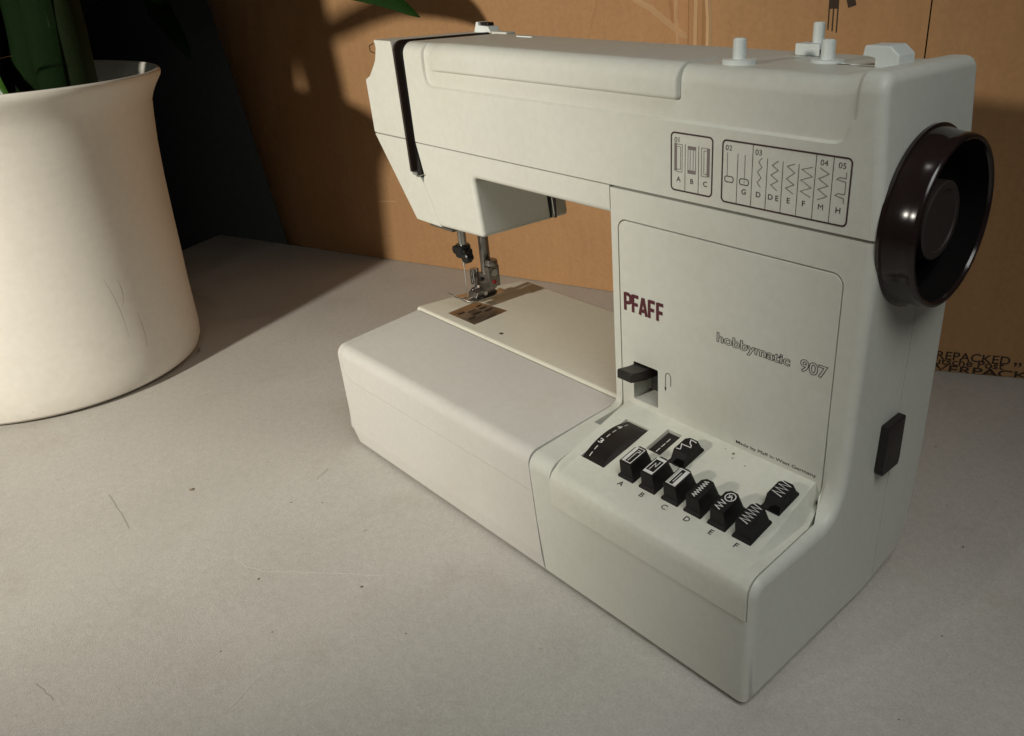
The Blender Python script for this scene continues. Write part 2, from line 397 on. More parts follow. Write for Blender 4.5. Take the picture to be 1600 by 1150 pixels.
panel('corner_panel', pA, jd, jn, [(.0003, Z0), (.0003, ZT), (jl-.0003, ZT), (jl-.0003, Z0)], CARD)
panel('panel', R0, RD, RN, [(-.2235, Z0), (-.2235, ZT), (-.0485, ZT), (-.0455, .12), (-.045, Z0)], CARD)
panel('panel', R0 - RN*.0015, RD, RN, [(-.0438, Z0), (-.0443, .12), (-.0473, ZT), (.42, ZT), (.42, Z0)], CARD)
PLL = Plane(B0, PD, (0, 0, 1)); PLR = Plane(R0, RD, (0, 0, 1)); PLR2 = Plane(R0 - RN*.0015, RD, (0, 0, 1)); PLJ = Plane(pA, jd, (0, 0, 1))
def crease(pl, pts, wd, m, hgt=.0012, name='crease'):
    """a raised fold: ridge with two flanks"""
    bm = bmesh.new(); P = [Vector(p) for p in pts]; rows = []
    for i, p in enumerate(P):
        t = (P[min(i+1, len(P)-1)] - P[max(i-1, 0)]).normalized(); nn = Vector((-t.y, t.x)); k = 1.0 if 0 < i < len(P)-1 else .3
        rows.append([bm.verts.new(pl.at(*(p+nn*wd*.5*k), .0001)), bm.verts.new(pl.at(*p, hgt*k)), bm.verts.new(pl.at(*(p-nn*wd*.5*k), .0001))])
    for a, b in zip(rows, rows[1:]):
        for i in (0, 1): bm.faces.new((a[i], a[i+1], b[i+1], b[i]))
    bmesh.ops.recalc_face_normals(bm, faces=bm.faces)
    me = bpy.data.meshes.new(name); bm.to_mesh(me); bm.free(); return link(name, me, m, card)
crease(PLL, wob([(.548, .330), (.5646, .3141), (.585, .303), (.605, .289), (JA, .280)], 4, .0006), .006, CARDL, .0016)
crease(PLL, wob([(.5255, .330), (.5200, .3142), (.5080, .2782), (.503, .25)], 4, .0004), .003, CARD, .0006)
crease(PLL, wob([(.606, .40), (.607, .30), (.610, .25)], 5, .0006), .004, CARDL, .0010)
crease(PLL, wob([(.595, .40), (.597, .33), (.603, .292)], 5, .0006), .005, CARD, .0016)
crease(PLL, wob([(.19, .0783), (.205, .0800), (.222, .0811)], 4, .0005), .0016, CARDL, .0005)
for k, q in enumerate((.25, .5, .75)):
    crease(PLJ, wob([(jl*q, .50), (jl*(q+.04), .34), (jl*q, .2), (jl*q, .02)], 6, .0012), .012, CARD if k != 1 else CARDL, .003)
crease(PLR, wob([(-.2215, .50), (-.2210, .33), (-.2218, .25), (-.2225, .03)], 6, .0008), .005, CARDL, .0012)
# printed handling marks
strokes('printed_symbol', PLR, [[(-.1235+.0034*i, .2955 - .001*i), (-.1243+.0034*i, .345)] for i in range(3)], .0011, CARDINK, card)
strokes('printed_symbol', PLR, [[(-.1200, .311), (-.1200, .350)], [(-.106, .3125), (-.1115, .330)]], .0065, CARDINK, card, h=.00022)
lettering('printed_text', 'REPACKED', PLR2, .0012, .0655, .0128, .0085, CARDINK, card, bold=.012, lift=.0003)
lettering('printed_text', 'eutsche Post', PLR2, -.006, .0610, .0075, .0075, CARDINK, card, bold=.012, lift=.00045)
lettering('printed_text', 'VERPACKUNG', PLR2, .0010, .1240, -.0002, .0078, CARDINK, card, bold=.012, lift=.0006)
lettering('printed_text', '„G“', PLR2, .0690, .0960, .0135, .0125, CARDINK, card, bold=.012, lift=.0003)
for o in card.children:
    if o.name.startswith('printed_text.002'):
        for v in o.data.vertices: v.co.z = max(v.co.z, .0012)

# ------------------------------------------------------------------ sewing machine
sm = thing('sewing_machine', 'cream sewing machine with dark brown handwheel, lettered PFAFF hobbymatic 907', 'sewing machine')
FY = .0757                                               # front face of pillar and arm

# --- column and base housing
def col_profile(fil):
    front = [(.0008, .0036), (-.0004, .040), (-.0004, .070)] + arc(.0086, .0757, .0090, 180, 90, 6)
    if fil: up = [(.040, .0847), (.0600, .0850), (.0645, .0862), (.0680, .0885), (.0710, .0925), (.0732, .0980), (.0747, .105), (FY, .120)]
    else:
        front = [(.0008, .0036), (-.0004, .040), (-.0004, .070)] + arc(.0086, .0785, .0090, 180, 90, 6)
        up = [(.040, .0900), (.0680, .0920), (.0722, .0925), (.0745, .0942), (.0755, .0968), (FY, .1000), (FY, .1100), (FY, .120)]
    return front + up + [(FY, .2332), (.1655, .2332), (.169, .16), (.1725, .0822), (.1701, .0334), (.1617, .0123), (.1180, .0034)]
def col_shift(x, y, z):
    if x < .3: return (x + max(0, .0885-z)*.078, y, z)
    return (x + (.0026*z/.2335 - .0006 if z > 0 else -.0006), y, z)
bm = loft([(.2340, col_profile(0)), (.3885, col_profile(0)), (.3905, col_profile(1)), (.4006, col_profile(1))], col_shift)
cuts = [prism([(.2532, -.02), (.3972, -.02), (.3972, 0), (.3945, .060), (.3884, .0730), (.3884, .0760), (.2440, .0760), (.2532, 0)], 'z', .0605, .125),        # bay of the key panel
        prism(rrect(.2393, .3882, .07, .2163, .0065), 'y', .05, .0790)]                                     # recess of the front panel
cuts.append(box(.2494, .2712, .06, .0965, .1004, .1290))
for y, z0, z1 in ((.1267, -.01, .0985), (.1267, .1272, .2325)):
    cuts.append(box(.3985, .41, y-.0003, y+.0003, z0, z1))
finish(bm, 'column_housing', IVORY, sm, bevel=.0055, seg=4, cuts=cuts,
       pred=lambda e: e.calc_face_angle(0) > R(50) and (min(v.co.x for v in e.verts) > .398 and max(v.co.z for v in e.verts) > .0035 and not (abs(e.verts[0].co.z-e.verts[1].co.z) < 1e-6 and e.verts[0].co.z > .22)))
for x in (.022, .262, .385):
    for y in (.018, .105): finish(lathe([(.006, .0001), (.0065, .0040)], 20, c=(x, y, 0)), 'rubber_foot', BLACK, sm)

# --- front panel of the column
finish(prism(rrect(.2400, .3876, .0852, .2155, .0058), 'y', FY-.0002, .0788), 'front_panel', IVORY, sm, bevel=.0006, seg=2,
       cuts=[prism(rrect(.2500, .2706, .1016, .1278, .0012), 'y', .05, .10)])
FP = Plane((0, FY-.0002, 0), (1, 0, 0), (0, 0, 1))
# lever opening: pale shaft, dark inside, lever
bm = join(box(.2493, .2500, .0788, .094, .1005, .129), box(.2706, .2713, .0788, .094, .1005, .129), box(.2493, .2713, .0788, .094, .1005, .1016), box(.2493, .2713, .0788, .094, .1278, .129))
finish(bm, 'lever_shaft', IVORY, sm)
finish(box(.2575, .2706, .0835, .0935, .1075, .1278), 'lever_slide', BLACK, sm, bevel=.0005)
finish(box(.2493, .2713, .0940, .0945, .1005, .129), 'shaft_back', BLACKB, sm)
bm = prism([(.0598, .1225), (.0598, .1272), (.0606, .1284), (.0700, .1268), (.084, .1262), (.084, .1190), (.073, .1195)], 'x', .2512, .2632)
finish(bm, 'reverse_lever', BLACKB, sm, bevel=.0005, seg=2)
# raised brand letters, drawn as strokes
def brand(name, x, kind):
    z0, z1, wd, ht = .1604, .1718, .0050, 0
    L = {'P': [[(0, 0), (0, 1)], [(0, .93), (.55, .93), (.86, .86), (.9, .70), (.86, .52), (.55, .45), (0, .45)]],
         'F': [[(0, 0), (0, 1)], [(0, .93), (.92, .93)], [(0, .48), (.80, .48)]],
         'A': [[(-.08, 0), (.42, .985)], [(.5, .985), (1.0, 0)], [(.16, .26), (.76, .26)]]}[kind]
    bm = bmesh.new()
    for i, l in enumerate(L): ribbon(bm, FP, [(x + a*wd, z0 + b*(z1-z0)) for a, b in l], 
            .00225, .00016+.00001*i)
    me = bpy.data.meshes.new(name); bm.to_mesh(me); bm.free(); link(name, me, MAROON, sm)
for x, k in zip((.2443, .2508, .2568, .2640, .2706), 'PFAFF'): brand('brand_letter', x, k)
lettering('model_lettering', 'hobbymatic', FP, .3146, .3628, .1608, .0055, LTEXT, sm, outline=.023, bold=.02)
lettering('model_lettering', '907', FP, .3686, .3848, .1608, .0066, LTEXT, sm, outline=.021, bold=.02)
lettering('maker_lettering', 'Made by Pfaff in West Germany', FP, .3310, .3842, .1016, .0021, INK, sm, bold=.006)
strokes('reverse_arrow', FP, [[(.2768, .1180), (.2768, .1262)] + [(.2789+.0021*math.cos(R(180-a)), .1262+.0024*math.sin(R(a))) for a in range(20, 180, 20)] + [(.2810, .1262), (.2810, .1205)]], .0005, INK, sm)
bm = bmesh.new(); bm.faces.new([bm.verts.new(FP.at(a, b, .00014)) for a, b in ((.2768, .1158), (.2777, .1186), (.2759, .1186))])
me = bpy.data.meshes.new('arrow_head'); bm.to_mesh(me); bm.free(); link('arrow_head', me, INK, sm)

# --- key panel (sloping plate with a ledge at each side)
PZ0, PS = .0825, .215
def pad_z(y): return PZ0 + PS*y
ys = [(-.0012, .0615), (-.0014, .0740), (-.0006, .0795), (.0014, .0827), (.0045, .0845), (.0090, None), (.030, None), (.055, None), (.0757, None)]
bm = bmesh.new(); rows = []
for y, z in ys:
    yy = max(0, y); xl = .2537 - yy*.12; xr = .3967 - yy*.045 - max(0, yy-.060)*.37
    zl = z if z is not None else .0852; zL = z if z is not None else .0856+.165*yy; zp = z if z is not None else pad_z(y)
    gl = .0006 + yy*.03
    xs = [(xl, zL), (xl + .0022 + yy*.02, zL), (xl + .0040 + yy*.07, zp), (.30, zp), (.35, zp), (.3900 - yy*.075, zp), (.3906 + yy*.012 - max(0, yy-.060)*.37, zl), (xr, zl)]
    rows.append([bm.verts.new((a, y, b)) for a, b in xs])
for a, b in zip(rows, rows[1:]):
    for i in range(len(a)-1): bm.faces.new((a[i], a[i+1], b[i+1], b[i]))
# close below
low = []
for y, z in ys: yy = max(0, y); low.append([bm.verts.new((.2537-yy*.12, max(y, .0), .0612)), bm.verts.new((.3967-yy*.045-max(0, yy-.060)*.37, max(y, .0), .0612))])
for i in range(len(rows)-1):
    bm.faces.new((rows[i][0], rows[i+1][0], low[i+1][0], low[i][0])); bm.faces.new((rows[i+1][-1], rows[i][-1], low[i][1], low[i+1][1])); bm.faces.new((low[i][0], low[i+1][0], low[i+1][1], low[i][1]))
bm.faces.new(rows[0][::-1] + [low[0][0], low[0][1]]); bm.faces.new(rows[-1] + [low[-1][1], low[-1][0]])
KP = Plane((0, 0, PZ0), (1, 0, 0), (0, 1, PS)); KN = KP.n
cy = math.sqrt(1+PS*PS)
def kp(x, y, h=0.): return KP.at(x, y*cy, h)
def kbox(x0, x1, y0, y1, h0, h1):
    bm = bmesh.new(); v = [bm.verts.new(kp(x, y, h)) for h in (h0, h1) for x, y in ((x0, y0), (x1, y0), (x1, y1), (x0, y1))]
    for f in ((3, 2, 1, 0), (4, 5, 6, 7), (0, 1, 5, 4), (1, 2, 6, 5), (2, 3, 7, 6), (3, 0, 4, 7)): bm.faces.new([v[i] for i in f])
    bmesh.ops.recalc_face_normals(bm, faces=bm.faces); return bm
finish(bm, 'key_panel', PADW, sm, bevel=.0008, seg=2, pred=lambda e: False, cuts=[kbox(.2575, .2771, .0212, .0605, -.016, .01), kbox(.2866, .2980, .0468, .0668, -.006, .01)])

# --- stitch length dial: ribbed drum under the long window
def drum(r, x0, x1, yc, zc, n=72):
    return lathe([(r-.0012, x0), (r, x0+.001), (r, x1-.001), (r-.0012, x1)], n, 'x', (0, yc, zc))
DR = .0430; DC = kp(0, .0395, .0042-DR)
finish(drum(DR, .2582, .2769, DC.y, DC.z, 128), 'stitch_length_dial', BLACKB, sm)
finish(kbox(.2570, .2776, .0206, .0611, -.0155, -.0145), 'dial_well', BLACK, sm)
dial = bpy.data.objects['stitch_length_dial']
base_a = math.atan2(KN.z, KN.y)                                     # angle of the panel normal in the y-z plane
def dp(x, s, h=.00015):                                             # s: arc length towards the rear of the machine
    a = base_a - s/DR
    return Vector((x, DC.y + (DR+h)*math.cos(a), DC.z + (DR+h)*math.sin(a)))
bm = bmesh.new()
for s0, s1 in ((-.0170, -.0138), (-.0120, -.0088), (-.0010, .0022), (.0042, .0074), (.0145, .0175)):
    k = 4; ring = [[bm.verts.new(dp(.2632 + q, s0+(s1-s0)*i/k)) for q in (-.0003, .0003)] for i in range(k+1)]
    for a, b in zip(ring, ring[1:]): bm.faces.new((a[0], a[1], b[1], b[0]))
me = bpy.data.meshes.new('dial_dash'); bm.to_mesh(me); bm.free(); link('dial_dash', me, WHITEINK, dial)
for ch, s in (('3', -.0066), ('4', .0094)):
    c = dp(.2610, s); t = (dp(.2610, s+.001)-dp(.2610, s-.001)).normalized()
    lettering('dial_number', ch, Plane(c, (1, 0, 0), t), -.0002, .0032, 0, .0034, WHITEINK, dial, bold=.01)
strokes('dial_pointer', KP, [[(.2528, .0358*cy), (.2573, .0360*cy)]], .0008, INK, sm, h=.0002)

# --- recessed slider window
finish(kbox(.2869, .2977, .0471, .0665, -.0050, -.0022), 'slider', BLACKB, sm, bevel=.0003)
strokes('slider_mark', KP, [[(.2921, (.0495+.0046*i)*cy), (.2921, (.0495+.0046*i+.0036)*cy)] for i in range(3)], .0006, WHITEINK, sm, h=-.0020)

# --- keys
def key(x0, y0, h, sym, label=None, low=False):
    """flanged base, tapered body with clipped rear corners"""
    kw, kd = .0118, .0186
    bm = bmesh.new()
    def ring(hh, ix0, ix1, iy0, iy1, clip):
        pts = [(x0+ix0, y0+iy0), (x0+kw-ix1, y0+iy0), (x0+kw-ix1, y0+kd-iy1-clip), (x0+kw-ix1-clip, y0+kd-iy1), (x0+ix0+clip, y0+kd-iy1), (x0+ix0, y0+kd-iy1-clip)]
        return [bm.verts.new(kp(a, b, hh)) for a, b in pts]
    rs = [ring(-.002, 0, 0, 0, 0, .0001), ring(.0012, 0, 0, 0, 0, .0004), ring(.0024, .0013, .0005, .0013, .0006, .0010)]
    if not low: rs += [ring(h-.0004, .0020, .0010, .0018, .0016, .0022), ring(h, .0023, .0013, .0022, .0020, .0022)]
    else: rs += [ring(h-.0004, .0011, .0006, .0050, .0012, .0022), ring(h, .0014, .0009, .0054, .0016, .0022)]
    for a, b in zip(rs, rs[1:]):
        for i in range(6): bm.faces.new((a[i], a[(i+1) % 6], b[(i+1) % 6], b[i]))
    bm.faces.new(rs[0][::-1]); bm.faces.new(rs[-1])
    o = finish(bm, 'stitch_key', KEYB, sm, bevel=.0002, seg=1)
    if label: o['label'] = label
    tx0, tx1 = (x0+.0024, x0+kw-.0014) if not low else (x0+.0015, x0+kw-.0012)
    ty0, ty1 = (y0+.0024, y0+kd-.0024) if not low else (y0+.0062, y0+kd-.0020)
    def T(u, v): return (tx0+(tx1-tx0)*u, (ty0+(ty1-ty0)*v)*cy)
    for lines, wd, cl in sym: strokes('key_symbol', KP, [[T(*p) for p in l] for l in lines], wd, WHITEINK, o, h=h+.00012, closed=cl)
    return o
def zz(n, u0, u1, v0, v1):
    return [[((u0 if i % 2 else u1), v0+(v1-v0)*i/n) for i in range(n+1)]]
fr = [[(.12, .05), (.88, .05), (.88, .93), (.12, .93)]]
KX = (.2890, .3053, .3220, .3380, .3543, .3705)
key(KX[0], .0210, .0119, [(fr, .0006, True), ([[(.25, .08), (.25, .90)]], .0016, False), ([[(.52, .12), (.52, .70), (.70, .70), (.70, .80), (.45, .80)]], .0005, False)], 'black key with a buttonhole side mark, above letter A')
key(KX[1], .0210, .0119, [(fr, .0006, True), ([[(.15, .12), (.85, .12)], [(.15, .86), (.85, .86)]], .0013, False), ([[(.38, .2), (.38, .62), (.62, .45), (.62, .75)]], .0005, False)], 'black key with a buttonhole bar mark, above letter B')
key(KX[2], .0210, .0119, [(fr, .0006, True), ([[(.74, .08), (.74, .90)]], .0018, False), ([[(.25, .08), (.25, .9)]], .0008, False), ([[(.48, .2), (.48, .75)]], .0005, False)], 'black key with a buttonhole mark, above letter C')
key(KX[3], .0210, .0119, [(zz(14, .32, .62, .05, .92), .0006, False)], 'black key with a fine zigzag, above letter D')
ci = [[(.58+.36*math.cos(R(a)), .74+.20*math.sin(R(a))) for a in range(0, 360, 24)]]
key(KX[4], .0210, .0119, [(zz(5, .18, .66, .04, .48), .0006, False), (ci, .0006, True), ([[(.40, .84), (.52, .70), (.66, .78), (.78, .64)], [(.42, .66), (.60, .84)]], .0005, False)], 'black key with a zigzag and a ringed mark, above letter E')
key(KX[5], .0210, .0119, [(zz(11, .14, .84, .03, .95), .0006, False)], 'black key with a wide zigzag, above letter F')
key(.3058, .0450, .0072, [([[(.1, -.02), (.38, .02), (.34, .12), (.14, .40), (.36, .40), (.86, .42), (.78, .55), (.55, .68), (.40, .92), (.55, .92), (.90, .88)]], .0006, False)], 'black key with a blind-stitch line beside the slider window', low=True)
key(.3706, .0450, .0072, [(zz(7, .12, .86, .02, .97), .0006, False)], 'black key with a bold zigzag at the rear right corner', low=True)
for ch, x in zip('ABCDEF', (.2949, .3112, .3278, .3438, .3601, .3762)):
    lettering('key_letter', ch, KP, x, None, .0158*cy, .0034, LTEXT, sm, bold=.015, mid=True, lift=.00015)
for x, y, s in ((.3335, .0700, .0011), (.3352, .0670, .0008), (.3450, .0655, .0006), (.327, .071, .0005)):
    bm = bmesh.new(); vs = [bm.verts.new(kp(x + s*random.uniform(.5, 1.1)*math.cos(k*.9), y + s*random.uniform(.5, 1.1)*math.sin(k*.9), .00015)) for k in range(7)]; bm.faces.new(vs)
    me = bpy.data.meshes.new('stain'); bm.to_mesh(me); bm.free(); link('stain', me, STAIN, sm)

# --- accessory box in front of the free arm
bp = [(.0008, .0036), (-.0004, .0145), (-.0004, .0166), (-.0004, .0560), (-.0002, .0800)] + arc(.0083, .0802, .0085, 180, 90, 6)[1:] + [(.0450, .0908), (.0783, .0925), (.0790, .0905), (.0790, .0166), (.0790, .0145), (.0790, .0036)]
def box_shift(x, y, z):
    s = max(0, .0885-z)
    if x < .1:
        dx = s*.012 - max(0, y)*.085
        if z < .016: dx += .0034 + max(0, .0145-z)*.38
        return (x + dx - .0012, y, z)
    return (x + s*.078 - .0005, y, z)
lid_poly = [(.0068, .13)] + arc(.0190, .0747, .0122, 180, 270, 5) + [(.30, .0622), (.30, .13)]
def grow(p, d): return [(.0068-d, .13)] + arc(.0190, .0747, .0122+d, 180, 270, 5) + [(.30, .0622-d), (.30, .13)]
bm = loft([(.0005, bp), (.2338, bp)], box_shift)
finish(bm, 'accessory_box', BOXW, sm, bevel=.0035, seg=3, pred=lambda e: max(v.co.x for v in e.verts) < .0115 and e.calc_face_angle(0) > R(50) and max(v.co.z for v in e.verts) > .017,
       cuts=[prism(grow(None, .00022), 'y', -.02, .20)])
bp2 = [(-.0004, .0500), (-.0004, .0560), (-.0002, .0800)] + arc(.0083, .0802, .0085, 180, 90, 6)[1:] + [(.0450, .0908), (.0783, .0925), (.0789, .0905), (.0789, .0500)]
bm = loft([(.0005, bp2), (.2338, bp2)], box_shift)
inv = prism([(-.05, .0), (-.05, .15), (.0068, .15)] + arc(.0190, .0747, .0122, 180, 270, 5) + [(.31, .0622), (.31, .0)], 'y', -.03, .1)
finish(bm, 'box_lid', BOXW, sm, cuts=[inv])

# --- free arm with rounded front edge, needle plate
pl = [(-.0100, .0800), (-.0072, .105), (-.0035, .1355), (.0030, .163), (.0080, .1775), (.0125, .1822), (.2330, .1840), (.2330, .0800)]
finish(prism(pl, 'z', .006, .0938), 'free_arm', BEDW, sm, bevel=.0026, seg=3, ang=50,
       cuts=[box(.0236, .0604, .0893, .1216, .0930, .10, lambda x, y, z: (x-.0035*(y > .1), y + (x > .04)*.0045*(y > .1), z))])
NPm = [(.0238, .0895), (.0602, .0895), (.0567, .1259), (.0203, .1214)]
finish(prism(NPm, 'z', .0928, .0937), 'needle_plate', PLATE, sm)
BP = Plane((0, 0, .0937), (1, 0, 0), (0, 1, 0)); npl = bpy.data.objects['needle_plate']
for fs in [[(.0325, .0930), (.0320, .1000)], [(.0475, .0930), (.0470, .0998)], [(.0300, .1135), (.0296, .1190)], [(.0360, .1120), (.0355, .1195)], [(.0430, .1120), (.0425, .1205)]]: strokes('feed_slot', BP, [fs], .0021, BLACK, npl, h=.0003)
for fs in [[(.0350, .1015), (.0348, .1095)], [(.0420, .1012), (.0418, .1100)]]: strokes('feed_slot', BP, [fs], .0021, BLACK, npl, h=.0003)
bm = bmesh.new()
for i in range(7): ribbon(bm, BP, [(.0362, .1016+.0012*i), (.0406, .1018+.0012*i)], .0007, .0005)
me = bpy.data.meshes.new('feed_teeth'); bm.to_mesh(me); bm.free(); link('feed_teeth', me, DSTEEL, npl)
for pm in ([(.0290, .0925), (.0282, .1010)], [(.0520, .0925), (.0512, .1040)], [(.0520, .1110), (.0512, .1190)]): strokes('plate_mark', BP, [pm], .0007, DSTEEL, npl, h=.0002)
finish(lathe([(.0016, .0), (.0016, .0004)], 16, c=(.0906, .0925, .0937)), 'screw_hole', DSTEEL, sm)
strokes('slot', Plane((0, 0, .0942), (1, 0, 0), (0, 1, 0)), [[(.0892, .0925), (.092, .0925)]], .0006, BLACK, bpy.data.objects['screw_hole'], h=.0001)

# --- arm: top cover lofted along x, with the shallow front recess
def cov(y, dz=0., zb=0.):
    return [(FY, .2347), (FY, .2738+zb), (FY+(y-FY)*.9, .2750+zb)] + [(y, .2760+zb), (y, .2925+dz)] + [(a + 0, b + dz) for a, b in arc(y+.0085, .2930, .0085, 180, 90, 6)[1:]] + [(.125, .3015+dz), (.1605, .3015+dz)] + [(a, b+dz) for a, b in arc(.1605, .2955, .006, 90, 0, 5)[1:]] + [(.1670, .2347)]
def cov_shift(x, y, z):
    if x > .395: x -= .0058*max(0, z-.2347)/.067
    return (x, y, z)
RY = FY + .0019
st = [(.0332, cov(FY)), (.0552, cov(FY, 0, .008)), (.0558, cov(RY, 0, .008)), (.0564, cov(RY, 0, .005)), (.0578, cov(RY, 0, .0022)), (.0600, cov(RY, 0, .0006)), (.0630, cov(RY)), (.368, cov(RY)), (.3740, cov(RY, .0003)), (.3778, cov(RY, .0010, .0005)), (.3800, cov(RY, .0015, .0016)), (.3818, cov(RY, .0019, .0036)), (.3830, cov(RY, .0022, .0066)), (.3837, cov(RY, .0024, .0100)), (.3850, cov(FY+.0006, .0027, .0100)), (.3864, cov(FY, .0029, .0100)), (.4033, cov(FY, .003))]
finish(loft(st, cov_shift), 'top_cover', IVORY, sm, bevel=.0050, seg=4, pred=lambda e: min(v.co.x for v in e.verts) > .394 and e.calc_face_angle(0) > R(50) and max(v.co.z for v in e.verts) > .236)
CP = Plane((0, FY, 0), (1, 0, 0), (0, 0, 1))
# raised flap on the front
fl = [(FY-.0019, .2849), (FY-.0019, .2905)] + [(a, b) for a, b in arc(FY+.0076, .2930, .0095, 180, 92, 6)] + [(.110, .3022), (.110, .2990), (FY+.006, .2849)]
finish(loft([(.0585, [(a+.0042 if a < .1 else a, b-.0014) for a, b in fl]), (.0800, fl), (.2852, fl)]), 'threading_flap', IVORY, sm, bevel=.0020, seg=4, ang=50)
# --- lower arm and needle housing
ab = [(.0334, .2340), (.2334, .2340), (.2334, .2178), (.0990, .2178), (.1047, .1766), (.0528, .1748), (.0370, .2055), (.0392, .2118)]
finish(prism(ab, 'y', FY, .1570), 'arm_body', IVORY, sm, bevel=.0032, seg=3,
       pred=lambda e: (abs(e.verts[0].co.y-e.verts[1].co.y) < 1e-6 and min(v.co.z for v in e.verts) < .2335 and max(v.co.x for v in e.verts) > .06 and not (min(v.co.x for v in e.verts) > .2330)) or (min(v.co.x for v in e.verts) > .09 and max(v.co.x for v in e.verts) < .11 and abs(e.verts[0].co.y-e.verts[1].co.y) > .01),
       cuts=[box(.1015, .115, .1380, .1425, .168, .1955)])
finish(box(.1005, .1018, .1382, .1423, .1772, .1953), 'lifter_slot', BLACK, sm)
finish(join(box(.1020, .1052, .1430, .1442, .1768, .1925), box(.1020, .1048, .1395, .1475, .1930, .1975)), 'presser_lifter', BLACKB, sm, bevel=.0004)
# --- left end cover and face plate
ec = [(-.0237, .2352), (.0220, .2352), (.0218, .262), (.0205, .285), (.0187, .2985), (.0180, .3016), (-.0048, .3016), (-.0030, .2965), (-.0065, .2880), (-.0110, .2830), (-.0175, .2765), (-.0245, .2735)]
finish(prism(ec, 'y', FY, .163), 'end_cover', IVORY, sm, bevel=.0012, seg=2, ang=40)
fp = [(-.0236, .2348), (.0220, .2348), (.0222, .2105), (.0232, .2098), (.0325, .2092), (.0365, .2050), (.0524, .1747), (.0198, .1750)]
finish(prism(fp, 'y', FY, .1570), 'face_plate', IVORY, sm, bevel=.0010, seg=2, ang=40)
lp = [(FY+.0045, .2100), (FY+.0045, .2915)] + arc(FY+.0130, .2920, .0085, 180, 90, 5)[1:] + [(.158, .3005), (.158, .2100)]
finish(prism(lp, 'x', .0180, .0400), 'thread_slot_liner', BLACK, sm)
lw = [(FY-.0008, .2118), (FY-.0008, .2930)] + arc(FY+.0077, .2935, .0085, 180, 90, 5)[1:] + [(.1600, .3021), (.1600, .2118)]
finish(prism(lw, 'x', .0216, .0236, lambda x, y, z: (x - max(0, z-.285)*.10, y, z)), 'slot_edge_strip', LINER, sm, bevel=.0003, seg=1)
finish(tube([(-.0040, FY-.0005, .2925), (-.0060, FY-.0025, .2940), (-.0055, FY-.003, .2975), (-.0028, FY-.0010, .2992)], .00035, 6), 'wire_guide', BLACK, sm)
finish(tube([(.0300, FY-.0006, .2095), (.0335, FY-.0022, .2108), (.0370, FY-.0025, .2112), (.0415, FY-.0016, .2128)], [.0007, .0008, .0006, .0003], 6), 'thread_hook', STEEL, sm)
finish(prism([(.0300, .2105), (.0372, .2112), (.0345, .2260)], 'y', FY-.0004, FY+.003), 'thread_spring', BLACK, sm)
finish(box(.0350, .0640, .0775, .1300, .1728, .1746), 'bottom_plate', DSTEEL, sm)
# --- decal panels on the top cover
def frame(x0, x1, z0, z1, r): strokes('decal_frame', CP, [rrect(x0, x1, z0, z1, r)], .00085, INK, sm, h=.00014, closed=True)
frame(.2808, .3082, .2394, .2688, .0022); frame(.3146, .3860, .2386, .2688, .0022)
for dl in ([[(.2903, .2638), (.2903, .2395)], [(.2993, .2638), (.2993, .2395)]] + [[(x, z), (x, .2388)] for x, z in ((.3240, .2632), (.3328, .2686), (.34145, .2632), (.35025, .2630), (.3590, .2630), (.36785, .2686), (.37685, .2686))]): strokes('decal_divider', CP, [dl], .00032, INK, sm)
strokes('buttonhole_symbol', CP, [[(.2838, .2637), (.2838, .2494)], [(.2920, .2622), (.2974, .2622)], [(.2920, .2501), (.2974, .2501)], [(.3056, .2634), (.3056, .2491)]], .0018, GREYINK, sm, h=.00014)
strokes('buttonhole_symbol', CP, [[(.2846, .2632), (.2883, .2632), (.2882, .2492), (.2846, .2492)], [(.2850, .2620), (.2872, .2620), (.2872, .2505), (.2848, .2505)], [(.2922, .2628), (.2922, .2496)], [(.2937, .2614), (.2937, .2505)], [(.2957, .2614), (.2957, .2505)], [(.2973, .2625), (.2973, .2498)],
        [(.3046, .2632), (.3011, .2631), (.3012, .2491), (.3046, .2491)], [(.3044, .2619), (.3027, .2619), (.3028, .2503), (.3046, .2503)]], .00036, GREYINK, sm)
strokes('slider_symbol', CP, [[(.3176, .2632), (.3178, .2514)], [(.3283, .2631), (.3284, .2516)], [(.3283, .2507), (.3283, .2497)]], .00036, GREYINK, sm)
strokes('slider_symbol', CP, [rrect(.31635, .32165, .24875, .25155, .0012), rrect(.3255, .3310, .24870, .25155, .0012)], .00048, LTEXT, sm, closed=True)
Zg = [[(.3383, .2631), (.33642, .26095), (.33846, .2586), (.336, .2562), (.33821, .25356), (.33603, .25115), (.33816, .24897)],
      [(.34765, .26285), (.34432, .26045), (.34785, .25846), (.34381, .25585), (.34788, .25353), (.34401, .25118), (.34767, .24891)],
      [(.35678, .26272), (.35269, .26114), (.35694, .25861), (.35262, .2554), (.35694, .25316), (.35249, .25102), (.35676, .2489)],
      [(.36631, .26257), (.36065, .26083), (.36653, .2583), (.36042, .25598), (.36637, .25319), (.36055, .25084), (.36633, .24878)],
      [(.37017, .26289), (.37503, .26065), (.36984, .25795), (.37496, .25537), (.36987, .25317), (.37482, .25057), (.36996, .24834)],
      [(.38369, .26272), (.38378, .25991), (.38046, .26007), (.37901, .25903), (.38377, .25838), (.38379, .25287), (.38033, .25287), (.37887, .25179), (.38338, .25102), (.38353, .24864)]]
for l in Zg: strokes('stitch_symbol', CP, [l], .00042, GREYINK, sm)
for ch, x in (('A', .2859), ('B', .2950), ('C', .3039), ('G', .3283), ('D', .3371), ('D E', .3459), ('E', .3545), ('F', .3629), ('M', .3721), ('H', .3812)):
    lettering('decal_letter', ch, CP, x, None, .2441, .0027, INK, sm, bold=0 if ch == 'M' else .012, mid=True)
